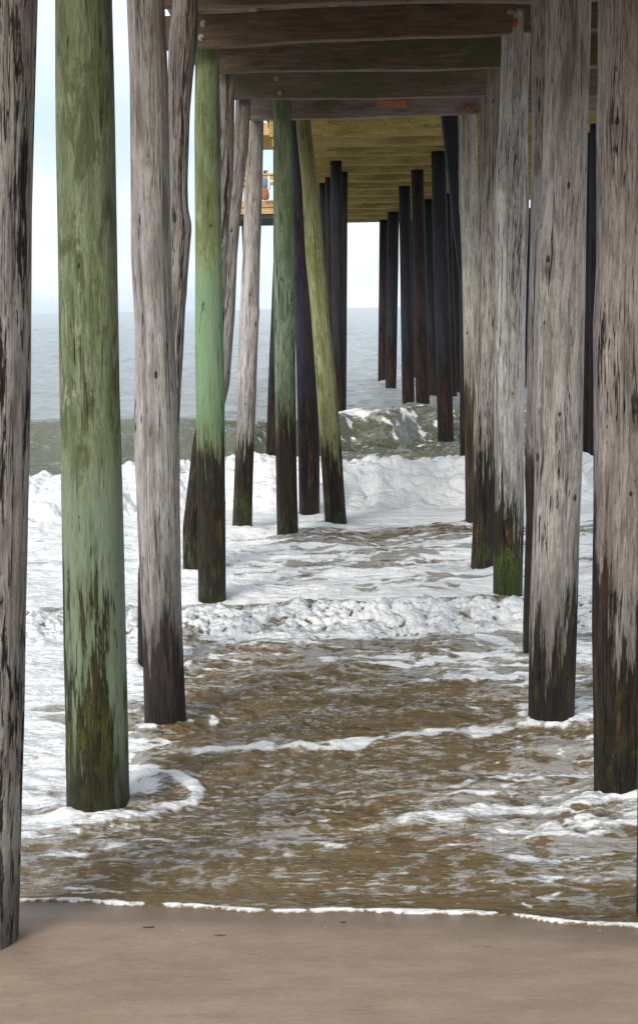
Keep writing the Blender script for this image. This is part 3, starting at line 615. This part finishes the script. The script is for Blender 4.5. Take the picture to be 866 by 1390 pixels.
        h[mm] += 0.022*k*nn+.012*k2*nn; fo[mm] = np.maximum(fo[mm], ss(.2, .8, np.maximum(k, k2)*nn*(.9 if py_ > 7 else .7)))
    h += 0.004*fo*near
    h = np.where(d0 < 0.02, np.minimum(h, 0)+ (d0-0.02)*0.9, h+0.004)
    turbid = ss(8, 21, fy)*.75+.25*ss(20, 34, fy)
    film = np.clip(film*ss(0.02, 0.3, d0), 0, 1)*(1-ss(24, 40, fy)); return h, np.clip(fo, 0, 1), turbid, film
ys = [4.7]
while ys[-1] < 6000:
    y = ys[-1]; st_ = 0.0095 if y < 9.4 else 0.013 if y < 11 else 0.022 if y < 15 else 0.020 if y < 19 else 0.035 if y < 27 else 0.09 if y < 45 else y*0.0035 if y < 330 else y*0.03
    ys.append(y+st_)
ys = np.array(ys); ncol = 760
u = np.linspace(-1, 1, ncol); edge = np.array([1.08, 1.25, 1.6, 2.3, 4, 8, 20, 60, 200, 600])
uu = np.concatenate([-edge[::-1], u, edge]); Yg = np.repeat(ys[:, None], len(uu), 1); Wd = 0.235*ys+0.9
Xg = uu[None, :]*Wd[:, None]; Xg = np.where(np.abs(Xg) > 9000, np.sign(Xg)*9000+uu[None, :], Xg)
hh, ff, tt, fl_ = sea(Xg.ravel(), Yg.ravel())
V = np.stack([Xg.ravel(), Yg.ravel(), hh], 1); me = np_mesh('sea', V, grid_quads(len(ys), len(uu)))
for nme, arr in (('foam', ff), ('turbid', tt), ('film', fl_)):
    at = me.attributes.new(nme, 'FLOAT', 'POINT'); at.data.foreach_set('value', arr.astype(np.float32))
sea_o = bpy.data.objects.new('sea', me); COL.objects.link(sea_o); tag(sea_o, kind='structure')
b = NB('sea_water'); g = b.obj(); fo = b.attr('foam'); tu = b.attr('turbid')
n1 = b.noise(g, 38, 6, 0.7, 0.4); n2 = b.noise(b.mapv(g, (1, 1.6, 1)), 9, 6, 0.65, 0.6)
v1 = b.vor(b.mapv(g, (1, 1.3, 1)), 42)
fa = b.math('ADD', fo, b.math('ADD', b.math('MULTIPLY', b.math('SUBTRACT', n1, 0.5), 0.9), b.math('MULTIPLY', b.math('SUBTRACT', n2, 0.5), 0.7)))
fm = b.mr(fa, 0.38, 0.85)
fm = b.math('MULTIPLY', fm, b.mr(fo, 0.02, 0.16))
wc = b.mix(b.mr(tu, 0, 0.45), (0.175, 0.12, 0.055), (0.13, 0.103, 0.055))
wc = b.mix(b.mr(tu, 0.45, 0.8), wc, (0.13, 0.14, 0.095)); wc = b.mix(b.mr(tu, 0.8, 1.0), wc, (0.34, 0.37, 0.37))  # palest far tone puts the sky's reflection into the water colour
wc = b.mix(b.mr(n2, 0.35, 0.7, 0, 0.35), wc, b.mix(0.5, wc, (0.2, 0.15, 0.08)))
fi = b.attr('film')
thin = b.mr(b.math('ADD', fi, b.math('MULTIPLY', b.math('SUBTRACT', n1, 0.5), 1.3)), 0.35, 0.95)
wc = b.mix(b.math('MULTIPLY', thin, 0.68), wc, (0.46, 0.445, 0.42))
ds = b.noise(b.mapv(g, (1, 3.0, 1)), 17, 6, 0.72, 0.5); dg = b.noise(b.mapv(g, (1, 1.5, 1), (5, 3, 0)), 1.7, 3, 0.6)
ds = b.math('ADD', b.math('MULTIPLY', ds, 0.5), b.math('MULTIPLY', b.noise(b.mapv(g, (1, 4.5, 1), (3, 1, 0)), 7, 5, 0.7, 0.4), 0.5))
glint_dash = b.math('MULTIPLY', b.mr(b.math('ADD', ds, b.math('MULTIPLY', b.math('SUBTRACT', dg, 0.5), 0.35)), 0.53, 0.62), b.mr(tu, 0.05, 0.5, 1, 0.35))
wc = b.mix(b.math('MULTIPLY', glint_dash, 0.75), wc, (0.66, 0.655, 0.64))  # sky glints and foam flecks painted as pale dashes
col = b.mix(fm, wc, b.mix(b.mr(fo, 0.45, 0.95), (0.50, 0.50, 0.475), b.mix(b.mr(n1, 0.32, 0.5), (0.76, 0.755, 0.735), (0.92, 0.92, 0.91))))
w1 = b.noise(b.mapv(g, (1, 2.2, 1)), 2.2, 5, 0.6, 0.3); w2 = b.noise(b.mapv(g, (1, 2.4, 1)), 14, 5, 0.65, 0.3)
w3 = b.noise(b.mapv(g, (0.5, 1.6, 1)), 0.8, 6, 0.65)
nr = b.bump(b.noise(b.mapv(g, (0.35, 1.3, 1)), 0.16, 5, 0.6), 0.9, 1.2); nr = b.bump(w3, 0.9, 0.22, nr); 
nr = b.bump(w1, 0.55, 0.06, nr); nr = b.bump(w2, 0.7, 0.025, nr)
nr = b.bump(b.math('MULTIPLY', b.math('ADD', n1, b.math('MULTIPLY', v1, -0.4)), fm), 0.5, 0.012, nr)
sea_m = b.set(Base_Color=col, Roughness=b.math('MAXIMUM', b.mr(fm, 0, 1, 0.08, 0.75), b.mr(tu, 0.85, 1.0, 0.08, 0.2)), IOR=1.33, Specular_IOR_Level=b.mr(tu, 0.85, 1.0, 0.5, 0.42), Normal=nr); me.materials.append(sea_m)

# ------------------------------------------------------------------ beach (one sheet, going down under the sea)
ysb = np.concatenate([[-3000, -600, -150, -50, -20, -8, -3], np.arange(0, 7.5, 0.03), np.arange(7.6, 40, 1.0), [60, 120, 400, 1500, 7000]])
xsb = np.concatenate([[-9000, -2000, -500, -120, -40, -15, -7], np.arange(-4, 4.01, 0.03), [7, 15, 40, 120, 500, 2000, 9000]])
XB, YB = np.meshgrid(xsb, ysb); d = shore(XB)-YB
zb = np.where(d > 0, 0.045*np.minimum(d, 60)+0.0, -0.085*np.minimum(-d, 40)*ss(0, .3, -d)-.0*d)
zb = zb+0.013*fbm(XB*1.3, YB*1.8, 3, 121)*ss(0.1, .6, d)+0.004*fbm(XB*5, YB*9, 4, 123)*ss(0.02, .3, d)
me = np_mesh('beach', np.stack([XB.ravel(), YB.ravel(), zb.ravel()], 1), grid_quads(len(ysb), len(xsb)))
bo = bpy.data.objects.new('beach', me); COL.objects.link(bo); tag(bo, kind='structure')
dv = (d).ravel(); at = me.attributes.new('dry', 'FLOAT', 'POINT'); at.data.foreach_set('value', dv.astype(np.float32))
b = NB('sand'); g = b.obj(); gr_ = b.noise(g, 420, 3, 0.8); n2 = b.noise(b.mapv(g, (1, 2.5, 1)), 3.0, 5, 0.6); n3_ = b.noise(b.mapv(g, (1, 3.5, 1)), 16, 6, 0.7, 0.6); sp = b.vor(g, 90); spn = b.noise(g, 23, 2)
c = b.mix(b.mr(n2, 0.35, 0.65), (0.43, 0.305, 0.215), (0.51, 0.375, 0.27)); c = b.mix(b.mr(gr_, 0.35, 0.65, 0, .55), c, (0.24, 0.175, 0.13))
c = b.mix(b.mr(n3_, 0.48, 0.68, 0, .35), c, (0.27, 0.195, 0.14)); c = b.mix(b.math('MULTIPLY', b.mr(b.vor(b.mapv(g, (1, 1, 1), (3, 4, 0)), 120), 0.04, 0.08, 1, 0), b.mr(n3_, 0.5, 0.6)), c, (0.7, 0.64, 0.52))
c = b.mix(b.math('MULTIPLY', b.mr(sp, 0.06, 0.11, 1, 0), b.mr(spn, 0.66, 0.7)), c, (0.03, 0.022, 0.018))
wetm = b.mr(b.math('ADD', b.attr('dry'), b.math('MULTIPLY', b.math('SUBTRACT', n2, 0.5), 0.12)), 0.02, 0.26, 1, 0)
c = b.mix(b.math('MULTIPLY', wetm, .6), c, (0.15, 0.105, 0.07))
me.materials.append(b.set(Base_Color=c, Roughness=b.mr(wetm, 0, 1, 0.8, 0.28), Normal=b.bump(b.math('ADD', b.math('MULTIPLY', gr_, .6), b.math('ADD', n2, n3_)), 0.6, 0.006)))

# ------------------------------------------------------------------ bits on the sand
def sand_z(x, y):
    dd = float(np.interp(x, SH[:, 0], SH[:, 1]))-y; return 0.045*dd
def shell(px, py, s, label, c):
    p = on_level(px, py, 0.01); bm = bmesh.new(); n = 9; ap = bm.verts.new((0, -s*.5, .0015))
    rows = []
    for j in range(1, 5):
        f = j/4; rows.append([bm.verts.new((math.sin(a)*s*f*(1+.05*math.cos(k*6)), -s*.5+math.cos(a)*s*f, .002+s*.45*math.sin(math.pi*min(f, .98))*(1-.4*abs(a))+.0)) for k, a in enumerate(np.linspace(-1.0, 1.0, n))])
    for k in range(n-1): bm.faces.new((ap, rows[0][k], rows[0][k+1]))
    for a_, b_ in zip(rows, rows[1:]):
        for k in range(n-1): bm.faces.new((a_[k], b_[k], b_[k+1], a_[k+1]))
    bmesh.ops.solidify(bm, geom=bm.faces[:], thickness=s*.08)
    o = bm_obj('shell', bm, plain('shell_surface', c, .5), smooth=True); o.location = (p.x, p.y, sand_z(p.x, p.y)); o.rotation_euler.z = px; tag(o, label, 'shell', 'shells on the sand')
shell(623, 1277, 0.010, 'pale yellow shell, largest on the bare sand near the bottom right', (0.7, 0.62, 0.4))
shell(249, 1264, 0.006, 'tiny white shell alone on the sand left of centre', (0.85, 0.83, 0.8))
shell(814, 1262, 0.006, 'tiny white shell near the waterline by the rightmost grey pile', (0.8, 0.78, 0.72))
shell(442, 1259, 0.006, 'small cream shell close under the swash line at the middle', (0.75, 0.68, 0.55))
wdm = plain('dried_weed', (0.05, 0.035, 0.028), .9)
def weed(px, py, ln, label, sd_):
    p = on_level(px, py, .01); bm = bmesh.new(); rg = random.Random(sd_)
    for k in range(2):
        x = -ln/2; y = rg.uniform(-.004, .004); a = rg.uniform(-.3, .3); q = Vector((x+rg.uniform(0, ln*.4), y, .003))
        for s_ in range(5):
            a += rg.uniform(-.25, .25); q2 = q+Vector((math.cos(a), math.sin(a), 0))*ln*.14; q2.z = rg.uniform(.001, .003); add_cyl(bm, q, q2, .0013, 6); q = q2
    o = bm_obj('seaweed_scrap', bm, wdm); o.location = (p.x, p.y, sand_z(p.x, p.y)); tag(o, label, 'seaweed', 'seaweed scraps on the sand')
weed(198, 1259, .06, 'longest dark seaweed scrap on the sand, left of centre', 1)
weed(298, 1272, .04, 'thin dark seaweed scrap on the sand left of the middle', 2)
weed(466, 1251, .03, 'small dark seaweed scrap right beside the swash line', 3)
weed(661, 1287, .025, 'tiny dark seaweed scrap low on the sand at the right', 4)
